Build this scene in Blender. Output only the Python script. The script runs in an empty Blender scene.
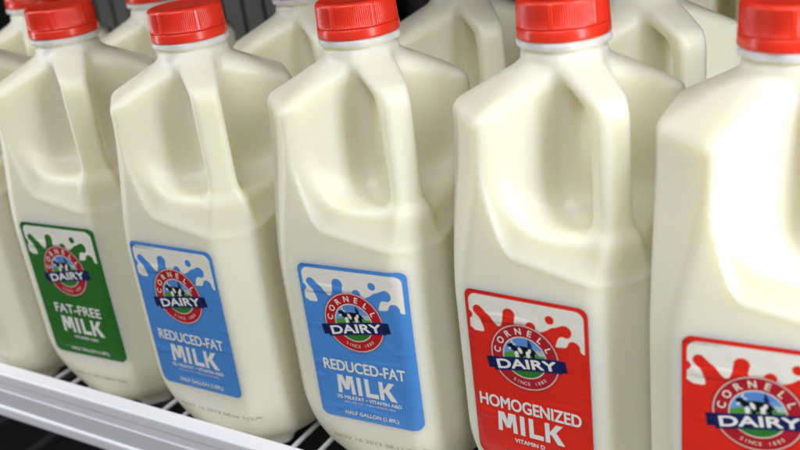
import bpy, math, random
import numpy as np
from mathutils import Matrix, Vector

S = 0.01                                   # everything below is written in centimetres
sc = bpy.context.scene
COL = sc.collection
random.seed(7)
RNG = np.random.default_rng(7)

# ------------------------------------------------------------------ camera
cam_d = bpy.data.cameras.new('camera')
cam = bpy.data.objects.new('camera', cam_d)
COL.objects.link(cam)
R = ((0.8544308, -0.1082438, 0.5081646),
     (0.5055680, 0.3987066, -0.7651366),
     (-0.1197874, 0.9106681, 0.3953918))
M = Matrix(R).to_4x4()
M.translation = Vector((25.907, -37.661, 32.064)) * S
cam.matrix_world = M
cam_d.sensor_width = 36.0
cam_d.lens = 931.44 / 800 * 36.0
cam_d.clip_start = 0.02
cam_d.clip_end = 50
cam_d.dof.use_dof = True
cam_d.dof.focus_distance = 0.455
cam_d.dof.aperture_fstop = 7.5
cam_d.dof.aperture_blades = 7
sc.camera = cam

# ------------------------------------------------------------------ world, lamps, exposure
world = bpy.data.worlds.new('World')
sc.world = world
world.use_nodes = True
bg = world.node_tree.nodes['Background']
bg.inputs['Color'].default_value = (0.95, 0.98, 1.06, 1)
bg.inputs['Strength'].default_value = 0.07
sc.view_settings.view_transform = 'Standard'
sc.view_settings.look = 'None'
sc.view_settings.exposure = 0.0
sc.view_settings.gamma = 1.0

def area(name, loc, target, sx, sy, power, color):
    d = bpy.data.lights.new(name, 'AREA')
    d.shape = 'RECTANGLE'; d.size = sx * S; d.size_y = sy * S
    d.energy = power; d.color = color
    o = bpy.data.objects.new(name, d); COL.objects.link(o)
    o.location = Vector(loc) * S
    o.rotation_euler = (Vector(target) - Vector(loc)).to_track_quat('-Z', 'Y').to_euler()
    return o

area('door_tube_light', (-75, -24, 40), (-5, -2, 14), 5, 110, 2.9, (0.97, 0.99, 1.05))
area('door_tube_light', (50, -18, 31), (12, -2, 14), 9, 64, 2.45, (0.97, 0.99, 1.05))
area('ceiling_light', (10, -95, 130), (0, 0, 10), 130, 60, 13.2, (0.97, 0.99, 1.05))

# ------------------------------------------------------------------ helpers
def new_mat(name, color=(0.8, 0.8, 0.8), rough=0.4, **kw):
    m = bpy.data.materials.new(name); m.use_nodes = True
    b = m.node_tree.nodes['Principled BSDF']
    b.inputs['Base Color'].default_value = (*color, 1)
    b.inputs['Roughness'].default_value = rough
    for k, v in kw.items():
        b.inputs[k.replace('_', ' ')].default_value = v
    return m

def add_bump(m, scale, strength, dist, detail=3.0):
    nt = m.node_tree; b = nt.nodes['Principled BSDF']
    tc = nt.nodes.new('ShaderNodeTexCoord'); n = nt.nodes.new('ShaderNodeTexNoise')
    n.inputs['Scale'].default_value = scale; n.inputs['Detail'].default_value = detail
    bp = nt.nodes.new('ShaderNodeBump'); bp.inputs['Strength'].default_value = strength
    bp.inputs['Distance'].default_value = dist
    nt.links.new(tc.outputs['Object'], n.inputs['Vector'])
    nt.links.new(n.outputs['Fac'], bp.inputs['Height'])
    nt.links.new(bp.outputs['Normal'], b.inputs['Normal'])
    return n

def add_mottle(m, c0, c1, scale, lo=0.35, hi=0.7, detail=5.0):
    nt = m.node_tree; b = nt.nodes['Principled BSDF']
    tc = nt.nodes.new('ShaderNodeTexCoord'); n = nt.nodes.new('ShaderNodeTexNoise')
    n.inputs['Scale'].default_value = scale; n.inputs['Detail'].default_value = detail
    r = nt.nodes.new('ShaderNodeValToRGB')
    r.color_ramp.elements[0].position = lo; r.color_ramp.elements[0].color = (*c0, 1)
    r.color_ramp.elements[1].position = hi; r.color_ramp.elements[1].color = (*c1, 1)
    nt.links.new(tc.outputs['Object'], n.inputs['Vector'])
    nt.links.new(n.outputs['Fac'], r.inputs['Fac'])
    nt.links.new(r.outputs['Color'], b.inputs['Base Color'])

def mesh(name, verts, faces, mats, smooth=False, fm=None):
    me = bpy.data.meshes.new(name)
    v = np.asarray(verts, float) * S
    me.from_pydata(v.tolist(), [], [list(map(int, f)) for f in faces])
    for m in (mats if isinstance(mats, (list, tuple)) else [mats]):
        me.materials.append(m)
    if fm is not None:
        me.polygons.foreach_set('material_index', np.asarray(fm, np.int32))
    me.polygons.foreach_set('use_smooth', np.full(len(me.polygons), smooth))
    me.update()
    return me

def link(name, data, parent=None):
    o = bpy.data.objects.new(name, data); COL.objects.link(o)
    if parent: o.parent = parent
    return o

def tag(o, label=None, cat=None, group=None, kind=None):
    if label: o['label'] = label
    if cat: o['category'] = cat
    if group: o['group'] = group
    if kind: o['kind'] = kind
    return o

# ------------------------------------------------------------------ materials
def s2l(c):
    return tuple(((v / 255) / 12.92 if v / 255 <= 0.04045 else ((v / 255 + 0.055) / 1.055) ** 2.4) for v in c)

m_jug = new_mat('milk_filled_plastic', (0.86, 0.81, 0.58), 0.36)
b = m_jug.node_tree.nodes['Principled BSDF']
b.inputs['Subsurface Weight'].default_value = 1.0
b.inputs['Subsurface Radius'].default_value = (1.0, 0.80, 0.30)
b.inputs['Subsurface Scale'].default_value = 0.013
b.inputs['Specular IOR Level'].default_value = 0.45
def jug_nodes():
    nt = m_jug.node_tree; bs = nt.nodes['Principled BSDF']; L = nt.links.new
    tc = nt.nodes.new('ShaderNodeTexCoord')
    sx = nt.nodes.new('ShaderNodeSeparateXYZ'); L(tc.outputs['Object'], sx.inputs['Vector'])
    mr = nt.nodes.new('ShaderNodeMapRange'); mr.inputs['From Min'].default_value = 0.206; mr.inputs['From Max'].default_value = 0.218
    mr.interpolation_type = 'SMOOTHSTEP'
    L(sx.outputs['Z'], mr.inputs['Value'])
    mx = nt.nodes.new('ShaderNodeMix'); mx.data_type = 'RGBA'
    mx.inputs['A'].default_value = (0.89, 0.855, 0.668, 1); mx.inputs['B'].default_value = (0.885, 0.85, 0.70, 1)
    L(mr.outputs['Result'], mx.inputs['Factor'])
    L(mx.outputs['Result'], bs.inputs['Base Color'])
    n1 = nt.nodes.new('ShaderNodeTexNoise'); n1.inputs['Scale'].default_value = 34; n1.inputs['Detail'].default_value = 2
    n2 = nt.nodes.new('ShaderNodeTexNoise'); n2.inputs['Scale'].default_value = 420; n2.inputs['Detail'].default_value = 3
    for n in (n1, n2): L(tc.outputs['Object'], n.inputs['Vector'])
    b1 = nt.nodes.new('ShaderNodeBump'); b1.inputs['Strength'].default_value = 0.35; b1.inputs['Distance'].default_value = 0.0016
    b2 = nt.nodes.new('ShaderNodeBump'); b2.inputs['Strength'].default_value = 0.12; b2.inputs['Distance'].default_value = 0.0003
    L(n1.outputs['Fac'], b1.inputs['Height']); L(n2.outputs['Fac'], b2.inputs['Height'])
    L(b1.outputs['Normal'], b2.inputs['Normal']); L(b2.outputs['Normal'], bs.inputs['Normal'])
    rr = nt.nodes.new('ShaderNodeMapRange'); rr.inputs['To Min'].default_value = 0.30; rr.inputs['To Max'].default_value = 0.46
    L(n1.outputs['Fac'], rr.inputs['Value']); L(rr.outputs['Result'], bs.inputs['Roughness'])
jug_nodes()

m_cap = new_mat('red_cap_plastic', s2l((232, 56, 34)), 0.27)
m_cap.node_tree.nodes['Principled BSDF'].inputs['Subsurface Weight'].default_value = 0.25
m_cap.node_tree.nodes['Principled BSDF'].inputs['Subsurface Radius'].default_value = (0.002, 0.0006, 0.0004)
add_bump(m_cap, 300.0, 0.08, 0.0003)
m_ink = new_mat('grey_date_ink', (0.36, 0.36, 0.34), 0.6)
m_text = new_mat('white_print', s2l((236, 234, 226)), 0.38)
m_cream = new_mat('cream_print', s2l((235, 222, 200)), 0.38)
m_rail = new_mat('white_painted_steel', (0.78, 0.78, 0.83), 0.33)
add_mottle(m_rail, (0.84, 0.83, 0.85), (0.90, 0.89, 0.90), 8.0, 0.3, 0.6, 3.0)
add_bump(m_rail, 500.0, 0.06, 0.0003)
m_strip = new_mat('clear_grey_price_strip', (0.50, 0.50, 0.54), 0.22)
add_mottle(m_strip, (0.74, 0.73, 0.75), (0.79, 0.78, 0.80), 6.0, 0.3, 0.7, 3.0)
m_wire = new_mat('white_coated_wire', (0.62, 0.62, 0.60), 0.35)
m_dark = new_mat('painted_shade_black', (0.010, 0.010, 0.011), 0.55)  # near-black colour stands in for the shaded depth of the cooler
m_deck = new_mat('dark_lower_deck', (0.012, 0.012, 0.013), 0.5)
m_rib = new_mat('grey_deck_rib', (0.06, 0.06, 0.062), 0.5)
m_slat = new_mat('grey_cooler_slats', (0.30, 0.30, 0.27), 0.5)
add_mottle(m_slat, (0.17, 0.165, 0.14), (0.22, 0.215, 0.185), 14.0)

def label_mat(name):
    m = new_mat(name, (1, 1, 1), 0.27)
    nt = m.node_tree; bs = nt.nodes['Principled BSDF']
    a = nt.nodes.new('ShaderNodeAttribute'); a.attribute_name = 'print'
    nt.links.new(a.outputs['Color'], bs.inputs['Base Color'])
    L = nt.links.new
    tc = nt.nodes.new('ShaderNodeTexCoord')
    n1 = nt.nodes.new('ShaderNodeTexNoise'); n1.inputs['Scale'].default_value = 55; n1.inputs['Detail'].default_value = 3
    mp = nt.nodes.new('ShaderNodeMapping'); mp.inputs['Scale'].default_value = (18, 18, 90); mp.inputs['Rotation'].default_value = (0, 0.18, 0)
    n2 = nt.nodes.new('ShaderNodeTexNoise'); n2.inputs['Scale'].default_value = 1.0; n2.inputs['Detail'].default_value = 1
    rp = nt.nodes.new('ShaderNodeValToRGB'); rp.color_ramp.elements[0].position = 0.60; rp.color_ramp.elements[1].position = 0.68
    L(tc.outputs['Object'], n1.inputs['Vector']); L(tc.outputs['Object'], mp.inputs['Vector']); L(mp.outputs['Vector'], n2.inputs['Vector'])
    L(n2.outputs['Fac'], rp.inputs['Fac'])
    b1 = nt.nodes.new('ShaderNodeBump'); b1.inputs['Strength'].default_value = 0.35; b1.inputs['Distance'].default_value = 0.0026
    b2 = nt.nodes.new('ShaderNodeBump'); b2.inputs['Strength'].default_value = 0.5; b2.inputs['Distance'].default_value = 0.0007
    L(n1.outputs['Fac'], b1.inputs['Height']); L(rp.outputs['Color'], b2.inputs['Height'])
    L(b1.outputs['Normal'], b2.inputs['Normal']); L(b2.outputs['Normal'], bs.inputs['Normal'])
    return m
m_label = label_mat('printed_label')

# ------------------------------------------------------------------ jug surface
W = 4.72
ZS = 20.22
def smax(a, b, k):
    h = np.maximum(k - np.abs(a - b), 0) / k
    return np.maximum(a, b) + h * h * k * 0.25
def smin(a, b, k):
    return -smax(-a, -b, k)
def ramp(z, z0, z1, a, b):
    t = np.clip((z - z0) / (z1 - z0), 0, 1)
    t = t * t * (3 - 2 * t)
    return a + (b - a) * t
R2 = math.sqrt(2)
U0 = 1.85
def jug_sdf(x, y, z):
    u = (x - y) / R2; v = (x + y) / R2
    r = np.sqrt(x * x + y * y)
    c = ramp(z, 11, 20, 1.1, 2.5)
    ch = ramp(z, 8, 20, 1.75, 2.05)
    bulge = 0.10 * np.exp(-((z - 7) / 5.0) ** 2)
    ax = np.abs(x); ay = np.abs(y)
    d = smax(ax - W - bulge * np.clip(1 - (y / W) ** 2, 0, 1) * (x > 0), ay - W, 0.55)
    k = 0.42
    d = smax(d, (-x - y) / R2 - (2 * W - c) / R2, k)
    d = smax(d, (-x + y) / R2 - (2 * W - c) / R2, k)
    d = smax(d, (x + y) / R2 - (2 * W - c) / R2, k)
    d = smax(d, u - (2 * W - ch) / R2, 0.30)
    sh = ((z - ZS) + 0.56 * d) / math.sqrt(1 + 0.56 ** 2)
    body = smax(d, sh, 0.34)
    body = smax(body, -0.7 - z, 1.2)
    for sd, q in (((-x - y) / R2, 4.55), ((-x + y) / R2, 4.55), ((x + y) / R2, 5.3), (u, 5.3)):     # tucked base corners
        body = smax(body, (sd - 0.8 * z - q) / 1.28, 1.6)
    av = np.abs(v)
    # shallow facets above a slanting crease on the two handle sides
    for a, o in ((x, -y), (-y, x)):
        g = z - (13.95 - 0.21 * a) - 3.6 * np.clip((-0.75 - a) / 1.35, 0, 1.2) ** 2.4
        f = smin(0.36 * g, 0.42 * (a + 2.15), 0.10)
        f = smin(f, 0.44 + 0 * z, 0.3)
        bead = 0.04 * np.exp(-(g / 0.20) ** 2) * (a > -2.4) * np.clip((4.6 - a) / 0.8, 0, 1)
        body = smax(body, o - W + np.maximum(f, -0.2), 0.05) - bead * np.exp(-((o - W) / 0.9) ** 2)
    rx = av - 1.9; rz = 18.3 - z                       # U-shaped bowl outline, corner radius 3
    bowl = np.hypot(np.maximum(rx, 0), np.maximum(rz, 0)) + np.minimum(np.maximum(rx, rz), 0) - 3.0
    cut = smax(U0 - u, bowl, 1.5)
    core = smax(body, -cut, 0.55)
    hw = 0.73 + ramp(z, 13.2, 16.6, 0.40, 0.0) + ramp(z, 20.6, 21.8, 0.0, 0.25)
    bar = smax(d, (z - (21.0 + 0.36 * (5.2 - u))) * 0.94, 0.7)
    bar = smax(bar, 1.2 - u, 0.1)
    bar = bar + ramp(z, 11.5, 15.2, 1.1, 0.0)
    hnd = smax(bar, av - hw, 0.45)
    hole = smax(smax(cut, u - 4.15, 0.4), (z - (20.0 + 0.36 * (5.2 - u))) * 0.94, 0.8)
    hnd = smax(hnd, -hole, 0.3)
    j = smin(core, hnd, 0.5)
    neck = np.maximum(r - 1.76, z - 23.4)
    neck = smax(neck, 20.5 - z, 0.3)
    j = smin(j, neck, 0.55)
    th = np.arctan2(y, x)
    lump = 0.035 * np.sin(5 * th + 1) + 0.03 * np.sin(11 * th)
    for rr, zz, hh in ((1.93 + lump, 22.72, 0.08), (1.78 + 0.5 * lump, 22.2, 0.05)):
        dr = r - rr; dz = np.abs(z - zz) - hh
        q = np.hypot(np.maximum(dr, 0), np.maximum(dz, 0)) + np.minimum(np.maximum(dr, dz), 0) - 0.10
        j = smin(j, q, 0.12)
    return j

def surface_nets(h=0.115):
    xs = np.arange(-5.2, 5.2 + h, h); ys = xs.copy(); zs = np.arange(-1.0, 23.7, h)
    X, Y, Z = np.meshgrid(xs, ys, zs, indexing='ij')
    D = jug_sdf(X, Y, Z)
    n = np.array(D.shape)
    neg = D < 0
    cell = np.zeros(n - 1, int)
    for i in (0, 1):
        for j in (0, 1):
            for k in (0, 1):
                cell += neg[i:n[0]-1+i, j:n[1]-1+j, k:n[2]-1+k]
    act = (cell > 0) & (cell < 8)
    idx = -np.ones(act.shape, int)
    ijk = np.argwhere(act)
    idx[act] = np.arange(len(ijk))
    acc = np.zeros((len(ijk), 3)); cnt = np.zeros(len(ijk))
    corners = [(i, j, k) for i in (0, 1) for j in (0, 1) for k in (0, 1)]
    for a in corners:
        for ax in range(3):
            if a[ax]: continue
            bb = list(a); bb[ax] = 1
            pa = ijk + np.array(a); pb = ijk + np.array(bb)
            da = D[pa[:, 0], pa[:, 1], pa[:, 2]]; db = D[pb[:, 0], pb[:, 1], pb[:, 2]]
            m = (da < 0) != (db < 0)
            t = np.where(m, da / np.where(m, da - db, 1), 0)
            acc[m] += (pa + (pb - pa) * t[:, None])[m]; cnt[m] += 1
    P = acc / cnt[:, None] * h + np.array([xs[0], ys[0], zs[0]])
    e = 0.02
    for _ in range(3):
        d0 = jug_sdf(P[:, 0], P[:, 1], P[:, 2])
        g = np.stack([(jug_sdf(*(P + e * np.eye(3)[i]).T) - jug_sdf(*(P - e * np.eye(3)[i]).T)) / (2 * e) for i in range(3)], 1)
        g2 = np.maximum((g * g).sum(1), 0.2)
        st = -(d0 / g2)[:, None] * g
        ln = np.linalg.norm(st, axis=1, keepdims=True)
        P += st * np.minimum(1, 0.08 / np.maximum(ln, 1e-9))
    F = []
    for ax in range(3):
        o = [a for a in range(3) if a != ax]
        sl0 = [slice(None)] * 3; sl1 = [slice(None)] * 3
        sl0[ax] = slice(0, -1); sl1[ax] = slice(1, None)
        ch = neg[tuple(sl0)] != neg[tuple(sl1)]
        E = np.argwhere(ch)
        E = E[(E[:, o[0]] > 0) & (E[:, o[1]] > 0) & (E[:, o[0]] < n[o[0]] - 1) & (E[:, o[1]] < n[o[1]] - 1)]
        s = neg[E[:, 0], E[:, 1], E[:, 2]]
        q = []
        for da, db in ((0, 0), (1, 0), (1, 1), (0, 1)):
            c = E.copy(); c[:, o[0]] -= da; c[:, o[1]] -= db
            q.append(idx[c[:, 0], c[:, 1], c[:, 2]])
        q = np.stack(q, 1)
        flip = s if ax != 1 else ~s
        q[~flip] = q[~flip][:, ::-1]
        F.append(q)
    F = np.concatenate(F); F = F[(F >= 0).all(1)]
    return P, F

JP, JF = surface_nets()
bottle_me = mesh('bottle', JP, JF, m_jug, True)
# orient outward
_v = np.array([JP[f].mean(0) for f in JF[:200]])
_n = np.array([np.cross(JP[f[2]] - JP[f[0]], JP[f[3]] - JP[f[1]]) for f in JF[:200]])
_g = np.stack([jug_sdf(*(_v + 0.02 * np.eye(3)[i]).T) - jug_sdf(*(_v - 0.02 * np.eye(3)[i]).T) for i in range(3)], 1)
if (np.sum(_n * _g, 1) > 0).mean() < 0.5:
    bottle_me.flip_normals()

def front_y(x, z):
    """y of the jug's front skin at (x, z), label space of the jug"""
    lo = np.full(x.shape, -5.6); hi = np.full(x.shape, -1.0)
    for _ in range(26):
        mid = (lo + hi) / 2
        ins = jug_sdf(x, mid, z) < 0
        hi = np.where(ins, mid, hi); lo = np.where(ins, lo, mid)
    return (lo + hi) / 2

# ------------------------------------------------------------------ cap
def cap_meshes():
    n = 360
    def knurl(i, amt):
        a = i / n
        sect = (a * 6) % 1.0
        if sect < 0.10: return 0.0
        return amt * (0.5 - 0.5 * math.cos(2 * math.pi * i / 3.0 * 1.0)) if False else amt * (1 if i % 3 else 0)
    prof = [(1.94, 23.42, 0), (2.00, 23.42, 0), (2.015, 23.46, .0), (2.0, 23.5, 1), (1.985, 23.9, 1), (1.965, 24.40, 1), (1.94, 24.47, 0),
            (1.90, 24.53, 0), (1.83, 24.575, 0), (1.74, 24.59, 0), (1.62, 24.575, 0), (1.55, 24.55, 0), (1.0, 24.56, 0), (0.4, 24.56, 0)]
    V = []; F = []
    for (r, z, kn) in prof:
        for i in range(n):
            rr = r - (knurl(i, 0.036) if kn else 0)
            a = 2 * math.pi * i / n
            V.append((rr * math.cos(a), rr * math.sin(a), z))
    for k in range(len(prof) - 1):
        for i in range(n):
            j = (i + 1) % n
            F.append((k * n + i, k * n + j, (k + 1) * n + j, (k + 1) * n + i))
    V.append((0, 0, 24.56)); c = len(V) - 1
    for i in range(n): F.append(((len(prof) - 1) * n + i, (len(prof) - 1) * n + (i + 1) % n, c))
    cap = mesh('cap', V, F, m_cap, True)
    n = 96
    prof = [(1.90, 23.40), (1.985, 23.40), (2.02, 23.36), (2.035, 23.2), (2.045, 23.0), (2.04, 22.93), (2.0, 22.90), (1.85, 22.90)]
    V = [(r * math.cos(2 * math.pi * i / n), r * math.sin(2 * math.pi * i / n), z) for r, z in prof for i in range(n)]
    F = [(k * n + (i + 1) % n, k * n + i, (k + 1) * n + i, (k + 1) * n + (i + 1) % n) for k in range(len(prof) - 1) for i in range(n)]
    band = mesh('tamper_band', V, [f[::-1] for f in F][::1], m_cap, True)
    band.flip_normals()
    return cap, band
cap_me, band_me = cap_meshes()

# ------------------------------------------------------------------ label print
LW, LH = 6.06, 9.21
LX0, LZ0 = -3.127, 3.166
def lin(*c): return np.array(s2l(c))
def cap2(px, pz, a, b, ra, rb):
    a = np.array(a); b = np.array(b); d = b - a
    t = np.clip(((px - a[0]) * d[0] + (pz - a[1]) * d[1]) / (d @ d), 0, 1)
    return np.hypot(px - a[0] - t * d[0], pz - a[1] - t * d[1]) - (ra + (rb - ra) * t)
def circ(px, pz, c, r): return np.hypot(px - c[0], pz - c[1]) - r
def rrect(px, pz, x0, x1, z0, z1, r):
    qx = np.abs(px - (x0 + x1) / 2) - (x1 - x0) / 2 + r
    qz = np.abs(pz - (z0 + z1) / 2) - (z1 - z0) / 2 + r
    return np.hypot(np.maximum(qx, 0), np.maximum(qz, 0)) + np.minimum(np.maximum(qx, qz), 0) - r
def ell(px, pz, c, rx, rz, rot=0):
    dx = px - c[0]; dz = pz - c[1]
    cs, sn = math.cos(rot), math.sin(rot)
    ex = (dx * cs + dz * sn) / rx; ez = (-dx * sn + dz * cs) / rz
    return (np.hypot(ex, ez) - 1) * min(rx, rz)

BC = (2.90, 6.08); TILT = math.radians(9.5)
def paint(px, pz, theme, ring):
    aa = 0.018
    out = np.zeros(px.shape + (3,)); out[:] = theme
    def over(d, c, soft=aa, op=1.0):
        a = (np.clip(0.5 - d / (2 * soft), 0, 1) * op)[..., None]
        out[:] = out * (1 - a) + np.asarray(c) * a
    white = lin(238, 234, 218)
    inner = rrect(px, pz, 0.20, LW - 0.20, -3, LH - 0.21, 0.42)
    T = pz - 6.95 + 0.12 * np.sin(px * 2.2)
    for d in (cap2(px, pz, (0.66, 8.17), (1.06, 7.72), .25, .27), cap2(px, pz, (1.06, 7.72), (1.45, 7.0), .27, .5),
              cap2(px, pz, (2.25, 8.22), (2.2, 7.9), .31, .25), cap2(px, pz, (2.2, 7.9), (2.2, 7.1), .25, .6),
              circ(px, pz, (0.08, 7.80), .30), circ(px, pz, (3.31, 7.80), .24),
              rrect(px, pz, 1.1, 4.3, 5, 7.45, .2), rrect(px, pz, -1, 1.3, 5, 7.05, .2), circ(px, pz, (0.12, 6.98), .24),
              cap2(px, pz, (4.95, 7.87), (4.45, 7.65), .32, .28), cap2(px, pz, (4.45, 7.65), (3.9, 7.1), .28, .55),
              cap2(px, pz, (5.34, 7.15), (5.26, 6.4), .31, .36)):
        T = smin(T, d, 0.17)
    T = smax(T, -cap2(px, pz, (0.36, 7.47), (0.52, 7.60), .22, .22), 0.12)
    T = smax(T, -circ(px, pz, (4.83, 7.36), .23), 0.12)
    T = np.minimum(T, circ(px, pz, (4.25, 8.33), .215))
    over(np.maximum(inner, -T), white)
    # badge (turned a little counter-clockwise)
    cs, sn = math.cos(TILT), math.sin(TILT)
    bx = (px - BC[0]) * cs + (pz - BC[1]) * sn
    bz = -(px - BC[0]) * sn + (pz - BC[1]) * cs
    r = np.hypot(bx, bz)
    over(r - 1.78, theme * 0.35, 0.12, 0.55)
    over(r - 1.73, ring * 0.75)
    over(r - 1.70, lin(232, 215, 200))
    over(r - 1.655, ring)
    over(r - 1.10, lin(235, 222, 205))
    over(r - 1.045, lin(92, 140, 205))
    pic = r - 1.045
    over(np.maximum(pic, bz - 0.62), lin(120, 165, 218), 0.03, .6)
    over(np.maximum(pic, bz - 0.30 - 0.12 * np.sin(bx * 2 + 0.6)), lin(176, 200, 190))
    over(np.maximum(pic, bz - 0.22 - 0.10 * np.sin(bx * 2.2 + 2.4)), lin(88, 150, 62))
    over(np.maximum(pic, bz + 0.62), lin(52, 120, 45))
    # crescent
    over(np.maximum(circ(bx, bz, (-0.38, 0.80), .13), -circ(bx, bz, (-0.31, 0.84), .12)), lin(230, 235, 240))
    # tower with a pointed top
    over(rrect(bx, bz, 0.30, 0.50, 0.1, 0.72, .02), lin(28, 38, 84))
    over(cap2(bx, bz, (0.40, 0.70), (0.40, 0.98), .09, .01), lin(28, 38, 84))
    # cow
    blk = lin(18, 18, 22); wht = lin(236, 234, 228)
    over(ell(bx, bz, (0.05, 0.36), .58, .25, -0.12), blk)
    over(ell(bx, bz, (-0.52, 0.56), .24, .15, -0.6), blk)
    over(cap2(bx, bz, (-0.62, 0.66), (-0.46, 0.74), .04, .03), blk)
    over(cap2(bx, bz, (0.55, 0.34), (0.72, 0.12), .06, .02), blk)
    for lx, c in ((-0.36, wht), (-0.12, blk), (0.22, wht), (0.48, blk)):
        over(cap2(bx, bz, (lx, 0.25), (lx - 0.03, -0.15), .10, .06), c)
    over(ell(bx, bz, (-0.14, 0.38), .09, .17, 0.3), wht)
    over(ell(bx, bz, (0.33, 0.36), .08, .12, -0.4), wht)
    over(ell(bx, bz, (-0.66, 0.48), .07, .06), wht)
    # ribbon: folded tails behind, banner in front
    navy = lin(27, 36, 88)
    over(rrect(bx, bz, -2.02, -1.45, -0.60, 0.02, .02) , navy * 0.72)
    over(rrect(bx, bz, 1.45, 2.02, -0.68, -0.06, .02), navy * 0.72)
    over(np.abs(bz + 0.34 + 0.05 * bx * bx / 3) - 0.36 + 10 * np.maximum(np.abs(bx) - 1.72, 0), navy * 0.55, 0.05, .8)
    over(np.maximum(np.abs(bz + 0.32 + 0.05 * bx * bx / 3) - 0.34, np.abs(bx) - 1.70), navy)
    # wear: a few pale creases in the film
    return out

def text_tris(s, bold=0.0):
    cu = bpy.data.curves.new('tmp', 'FONT'); cu.body = s; cu.size = 1.0; cu.offset = bold
    cu.resolution_u = 6
    o = bpy.data.objects.new('tmp', cu); COL.objects.link(o)
    dg = bpy.context.evaluated_depsgraph_get()
    me = bpy.data.meshes.new_from_object(o.evaluated_get(dg))
    v = np.array([x.co[:2] for x in me.vertices]); f = [list(p.vertices) for p in me.polygons]
    bpy.data.objects.remove(o); bpy.data.curves.remove(cu); bpy.data.meshes.remove(me)
    return v, f
def text_box(s, x0, x1, zb, h, bold):
    """text stretched to fill x0..x1 with capitals of height h standing on zb"""
    v, f = text_tris(s, bold)
    H, _ = text_tris('H', bold)
    lo, hi = H[:, 1].min(), H[:, 1].max()
    vx = (v[:, 0] - v[:, 0].min()) / (v[:, 0].max() - v[:, 0].min()) * (x1 - x0) + x0
    vz = (v[:, 1] - lo) / (hi - lo) * h + zb
    return np.stack([vx, vz], 1), f
def badge_to_label(v):
    cs, sn = math.cos(TILT), math.sin(TILT)
    return np.stack([BC[0] + v[:, 0] * cs - v[:, 1] * sn, BC[1] + v[:, 0] * sn + v[:, 1] * cs], 1)
def arc_text(s, rad, a0, a1, h, bold, inward=False, squash=1.0):
    """letters along a circle round the badge, from angle a0 to a1 (radians)"""
    V = []; F = []; n0 = 0
    H, _ = text_tris('H', bold); lo, hi = H[:, 1].min(), H[:, 1].max()
    sc_ = h / (hi - lo)
    for i, chn in enumerate(s):
        if chn == ' ': continue
        v, f = text_tris(chn, bold)
        a = a0 + (a1 - a0) * i / (len(s) - 1)
        lx = (v[:, 0] - (v[:, 0].min() + v[:, 0].max()) / 2) * sc_ * squash
        lz = (v[:, 1] - (lo + hi) / 2) * sc_
        up = a if not inward else a + math.pi
        # letter's up vector points outwards (or inwards along the lower arc)
        ux, uz = math.cos(up), math.sin(up); rx, rz = uz, -ux
        V.append(np.stack([rad * math.cos(a) + lx * rx + lz * ux, rad * math.sin(a) + lx * rz + lz * uz], 1))
        F += [[q + n0 for q in p] for p in f]; n0 += len(v)
    return badge_to_label(np.concatenate(V)), F

def milk_word(x0, x1, zb, h):
    P = []
    def quad(*pts): P.append(pts)
    w = 0.255
    quad((0, 0), (w * .95, 0), (w * 1.0, 1), (0.06, 1)); quad((0.06, 1), (0.40, 1), (0.70, .22), (.46, .22))
    quad((0.98, 1), (0.64, 1), (.46, .22), (.70, .22)); quad((1.10 - w * .95, 0), (1.10, 0), (1.04, 1), (1.10 - w, 1))
    quad((1.27, 0), (1.27 + w, 0), (1.27 + w, 1), (1.27, 1))
    a = 1.76
    quad((a, 0), (a + w, 0), (a + w, 1), (a, 1)); quad((a + w * .5, 0), (a + .78, 0), (a + .78, .235), (a + w * .5, .235))
    a = 2.64
    quad((a, 0), (a + w, 0), (a + w, 1), (a, 1)); quad((a + .62, 1), (a + .98, 1), (a + .42, .40), (a + .18, .48)); quad((a + .66, 0), (a + 1.05, 0), (a + .56, .66), (a + .30, .50))
    k = (x1 - x0) / 3.69
    return [(np.array([(x0 + a_ * k, zb + b_ * h) for a_, b_ in q]), [list(range(len(q)))]) for q in P]

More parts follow.
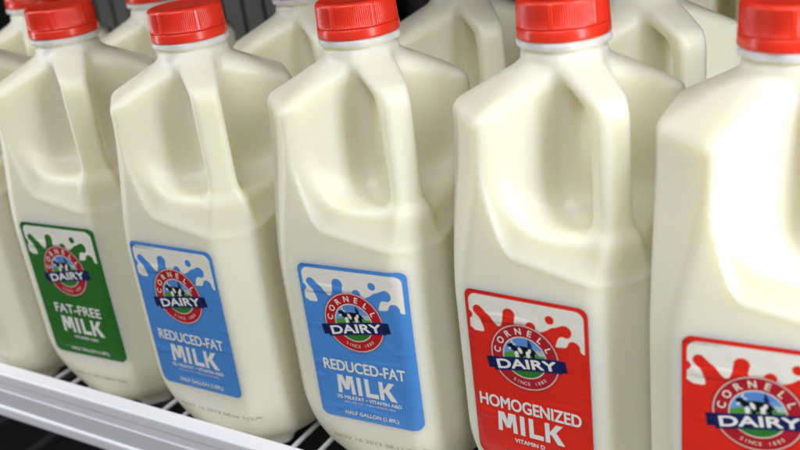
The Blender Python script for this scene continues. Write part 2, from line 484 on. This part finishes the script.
def make_label(kind, dx, dz):
    theme, ring, lines = {
        'green': (lin(44, 112, 36), lin(176, 34, 44), 'FAT-FREE'),
        'blue': (lin(78, 142, 212), lin(186, 30, 40), 'REDUCED-FAT'),
        'red': (lin(226, 44, 30), lin(176, 32, 44), 'HOMOGENIZED')}[kind]
    g = 0.03
    nx = int(LW / g) + 1; nz = int(LH / g) + 1
    ax = np.linspace(0, LW, nx); az = np.linspace(0, LH, nz)
    PX, PZ = np.meshgrid(ax, az, indexing='ij')
    # round the sheet's corners by pulling the corner vertices in
    rc = 0.42
    QX, QZ = PX.copy(), PZ.copy()
    cx = np.clip(PX, rc, LW - rc); cz = np.clip(PZ, rc, LH - rc)
    ex = PX - cx; ez = PZ - cz
    m = np.maximum(np.abs(ex), np.abs(ez)); l = np.hypot(ex, ez)
    k = np.where(l > 0, m / np.maximum(l, 1e-9), 1)
    QX = cx + ex * k; QZ = cz + ez * k
    colr = paint(QX, QZ, theme, ring)
    V = []; F = []; FM = []; C = []
    def put(vx, vz, faces, mi, off, col=None):
        n0 = sum(len(a) for a in V)
        X = vx + LX0 + dx; Z = vz + LZ0 + dz
        Y = front_y(X, Z) - off
        V.append(np.stack([X, Y, Z], 1))
        F.extend([[q + n0 for q in p] for p in faces]); FM.extend([mi] * len(faces))
        C.append(col if col is not None else np.ones((len(vx), 3)))
    ii = np.arange(nx * nz).reshape(nx, nz)
    q = np.stack([ii[:-1, :-1], ii[1:, :-1], ii[1:, 1:], ii[:-1, 1:]], -1).reshape(-1, 4)
    put(QX.ravel(), QZ.ravel(), q.tolist(), 0, 0.010, colr.reshape(-1, 3))
    def txt(vf, mi, bold=0.0, lift=0.0):
        sh_ = [(0, 0)] + ([(-1, 0), (1, 0), (0, .8), (0, -.8), (-.7, .6), (.7, .6), (-.7, -.6), (.7, -.6)] if bold else [])
        for i, (a, c_) in enumerate(sh_):
            put(vf[0][:, 0] + a * bold, vf[0][:, 1] + c_ * bold, vf[1], mi, 0.016 + 0.0007 * i + lift)
    if kind == 'blue':
        txt(text_box(lines, 0.62, 5.46, 3.03, 0.62, 0.0), 1, 0.024)
        txt(text_box('2% MILKFAT \u2022 VITAMIN A&D', 1.12, 5.02, 1.27, 0.21, 0.0), 1, 0.009)
        txt(text_box('37% LESS FAT THAN WHOLE MILK', 1.55, 4.65, 1.03, 0.11, 0.0), 1)
        txt(text_box('HALF GALLON (1.89L)', 1.48, 4.72, 0.30, 0.22, 0.0), 1, 0.009)
        [txt(q_, 1, 0.0, 0.0005 * n_) for n_, q_ in enumerate(milk_word(1.27, 4.83, 1.62, 1.13))]
    elif kind == 'green':
        txt(text_box(lines, 1.02, 4.95, 3.03, 0.62, 0.0), 1, 0.024)
        [txt(q_, 1, 0.0, 0.0005 * n_) for n_, q_ in enumerate(milk_word(1.27, 4.83, 1.62, 1.13))]
        txt(text_box('VITAMIN A&D', 2.05, 4.1, 1.2, 0.20, 0.0), 1, 0.009)
        txt(text_box('HALF GALLON (1.89L)', 1.48, 4.72, 0.30, 0.22, 0.0), 1, 0.009)
    else:
        txt(text_box(lines, 0.34, 5.52, 2.98, 0.64, 0.0), 1, 0.024)
        [txt(q_, 1, 0.0, 0.0005 * n_) for n_, q_ in enumerate(milk_word(1.2, 4.66, 1.66, 1.10))]
        txt(text_box('VITAMIN D', 2.05, 3.6, 1.17, 0.22, 0.0), 1, 0.009)
        txt(text_box('HALF GALLON (1.89L)', 1.48, 4.72, 0.30, 0.22, 0.0), 1, 0.009)
    txt(arc_text('CORNELL', 1.375, math.radians(163), math.radians(19), 0.31, 0.0), 2, 0.014)
    txt(arc_text('SINCE 1880', 1.375, math.radians(-124), math.radians(-56), 0.17, 0.0, True), 2)
    v, f = text_box('DAIRY', -1.50, 1.50, -0.56, 0.46, 0.0)
    v[:, 1] -= 0.05 * v[:, 0] ** 2 / 3
    txt((badge_to_label(v), f), 1, 0.03)
    me = mesh('label', np.concatenate(V), F, [m_label, m_text, m_cream], False, FM)
    at = me.color_attributes.new('print', 'FLOAT_COLOR', 'POINT')
    cc = np.concatenate(C); cc = np.concatenate([cc, np.ones((len(cc), 1))], 1)
    at.data.foreach_set('color', cc.astype(np.float32).ravel())
    sm = np.array(FM) == 0
    me.polygons.foreach_set('use_smooth', sm)
    return me

def make_stamp(s, x0, x1, z):
    v, f = text_box(s, x0, x1, z, 0.20, 0.0)
    Y = front_y(v[:, 0], v[:, 1]) - 0.006
    return mesh('date_stamp', np.stack([v[:, 0], Y, v[:, 1]], 1), f, m_ink)

label_cache = {}
def jug(x, y, yaw, kind, dx, dz, label, stamp=None, parts=True, z=0.0):
    t = link('milk_jug', None)
    t.location = Vector((x, y, z)) * S; t.rotation_euler = (0, 0, yaw)
    tag(t, label, 'milk jug', 'plastic milk jugs standing on the cooler shelf')
    link('bottle', bottle_me, t)
    c = link('cap', cap_me, t); link('tamper_band', band_me, c)
    a = random.uniform(0, 6.28)
    tx, ty = random.uniform(-.012, .012), random.uniform(-.012, .012)      # caps screwed on a touch askew
    Mt = Matrix.Translation((0, 0, 0.2275)) @ Matrix.Rotation(tx, 4, 'X') @ Matrix.Rotation(ty, 4, 'Y') @ Matrix.Rotation(a, 4, 'Z') @ Matrix.Translation((0, 0, -0.2275))
    c.matrix_local = Mt
    key = (kind, round(dx, 2), round(dz, 2))
    if key not in label_cache: label_cache[key] = make_label(kind, dx, dz)
    link('label', label_cache[key], t)
    if stamp: link('date_stamp', make_stamp(*stamp), t)
    return t

# ------------------------------------------------------------------ cooler shelf and surroundings
def box(x0, x1, y0, y1, z0, z1):
    v = [(x, y, z) for x in (x0, x1) for y in (y0, y1) for z in (z0, z1)]
    return v, [(0, 1, 3, 2), (4, 6, 7, 5), (0, 4, 5, 1), (2, 3, 7, 6), (0, 2, 6, 4), (1, 5, 7, 3)]
def tube(p0, p1, r, n=10):
    p0 = Vector(p0); p1 = Vector(p1); d = (p1 - p0).normalized()
    a = d.orthogonal().normalized(); bb = d.cross(a)
    v = [tuple(p + r * (math.cos(2 * math.pi * i / n) * a + math.sin(2 * math.pi * i / n) * bb)) for p in (p0, p1) for i in range(n)]
    f = [(i, (i + 1) % n, n + (i + 1) % n, n + i) for i in range(n)] + [tuple(range(n))[::-1], tuple(range(n, 2 * n))]
    return v, f
def extrude_x(prof, x0, x1):
    n = len(prof)
    v = [(x, y, z) for x in (x0, x1) for y, z in prof]
    f = [(i, (i + 1) % n, n + (i + 1) % n, n + i) for i in range(n)] + [tuple(range(n))[::-1], tuple(range(n, 2 * n))]
    return v, f

shelf = link('cooler_shelf', None)
shelf.location = (0, -0.065, 0)
tag(shelf, 'white wire cooler shelf with a white metal price rail along its front edge', 'shelf')
OY = 6.5
def shelf_part(name, vf, mat, smooth=False):
    v = [(a, b_ + OY, c) for a, b_, c in vf[0]]
    return link(name, mesh(name, v, vf[1], mat, smooth), shelf)
rail_prof = [(-6.20, 1.10), (-6.22, 1.32), (-6.30, 1.38), (-7.10, 1.30), (-7.18, 1.24), (-7.20, 1.14),
             (-7.20, 0.58), (-7.175, 0.54), (-7.165, 0.48), (-7.165, 0.36), (-7.165, -0.10), (-7.20, -0.16), (-7.20, -1.46), (-7.25, -1.50), (-7.33, -1.54), (-7.37, -1.62),
             (-7.37, -2.20), (-7.33, -2.33), (-7.22, -2.36), (-7.02, -2.36), (-7.00, -0.2), (-7.0, 0.9), (-6.40, 1.05), (-6.38, -1.2), (-6.20, -1.2)]
rl = shelf_part('price_rail', extrude_x(rail_prof, -75, 60), m_rail)
st = link('price_strip', mesh('price_strip', [(a, b_ + OY, c) for a, b_, c in extrude_x([(-7.145, -0.20), (-7.225, -0.20), (-7.225, -1.44), (-7.145, -1.44)], -75, 60)[0]],
                              extrude_x([(0, 0)] * 4, 0, 1)[1], m_strip), rl)
xw = -62.0
while xw < 50:
    shelf_part('wire', tube((xw, -6.3, -0.87), (xw, 33, -0.87), 0.16), m_wire, True)
    xw += 1.75
for yc in (-4.6, 4, 13, 22, 31):
    shelf_part('cross_wire', tube((-64, yc, -1.40), (50, yc, -1.40), 0.28), m_wire, True)

deck = link('cooler_floor', mesh('cooler_floor', *box(-150, 150, -30, 60, -32, -30), m_deck)); tag(deck, kind='structure')
V = []; F = []
for i in range(16):
    vf = box(-90 + i * 9, -89.2 + i * 9, -20, 38, -29.995, -29.2)
    F += [[q + len(V) for q in p] for p in vf[1]]; V += vf[0]
db = link('floor_ribs', mesh('floor_ribs', V, F, m_rib)); tag(db, kind='structure')
wl = link('cooler_wall', mesh('cooler_wall', *box(-150, 150, 40, 42, -29.9, 60), m_dark)); tag(wl, kind='structure')  # backdrop coloured near black in place of the dark open interior
cl = link('rear_shade_blocker', mesh('rear_shade_blocker', *box(-150, 150, -0.5, 39.9, 32.5, 34), m_dark)); tag(cl, kind='structure')  # added unseen slab that keeps light off the rear jugs
V = []; F = []
for i in range(14):
    x0 = -64 + i * 2.6
    vf = box(x0, x0 + 2.2, 32.5, 34.5, -29.5, 60)
    F += [[q + len(V) for q in p] for p in vf[1]]; V += vf[0]
vp = link('slatted_panel', mesh('slatted_panel', V, F, m_slat)); tag(vp, 'grey slatted cooler panel behind the jugs at the back left', 'panel')

# ------------------------------------------------------------------ the jugs
jug(-20.826, -0.551, 0.058, 'green', 0.14, -0.03, 'milk jug with the green fat-free label', ('NOV 16 2013 08:04 TDA', -1.9, 2.6, 1.50))
jug(-10.210, -1.068, 0.012, 'blue', -0.21, 0.15, 'milk jug with a blue label, standing right beside the green-labelled jug', ('NOV 16 2013 08:04 TDA', -2.4, 3.45, 1.80))
jug(0.0, 0.0, 0.063, 'blue', 0.39, -0.09, 'milk jug with a blue label, standing left of the two red-labelled jugs', ('NOV 16 2013 08:11 TDA', -2.3, 3.3, 1.62))
jug(10.629, -0.06, -0.039, 'red', -0.355, -0.145, 'milk jug whose red label shows the word homogenized in full', ('NOV 16 2013 08:27 TDA', -2.3, 3.3, 1.7))
jug(20.12, -1.107, 0.056, 'red', 0.03, 0.11, 'nearest milk jug, red label cut off by the right edge of the photo', ('NOV 16 2013 08:31 TDA', -2.3, 3.3, 1.7))
jug(-31.2, -1.4, 0.03, 'green', -1.35, -0.03, 'cut-off milk jug left of the green-labelled one in the front row', ('NOV 16 2013 08:04 TDA', -2.9, 2.6, 1.6))
jug(-34.2, 8.1, 0.0, 'green', 0.14, -0.03, 'rear milk jug whose red cap peeks out behind the cap of the green-labelled jug')
jug(-22.98, 9.4, 0.0, 'green', 0.14, -0.03, 'rear milk jug between the caps of the green-labelled jug and its blue neighbour')
jug(-10.6, 9.9, 0.03, 'blue', -0.21, 0.15, 'rear milk jug seen between the caps of the two blue-labelled jugs')
jug(-0.86, 12.58, 0.0, 'blue', 0.39, -0.09, 'rear milk jug with handle in view between a blue-labelled and a red-labelled jug')
jug(10.73, 10.80, 0.0, 'red', -0.355, -0.145, 'rear milk jug with handle in view between the two red-labelled jugs')
jug(11.3, 22.4, 0.0, 'red', -0.355, -0.145, 'third-row milk jug in shade behind the rear jug of the red-labelled pair')
jug(0.2, 24.0, 0.0, 'blue', 0.39, -0.09, 'third-row milk jug in shade behind the rear jug left of the homogenized one')
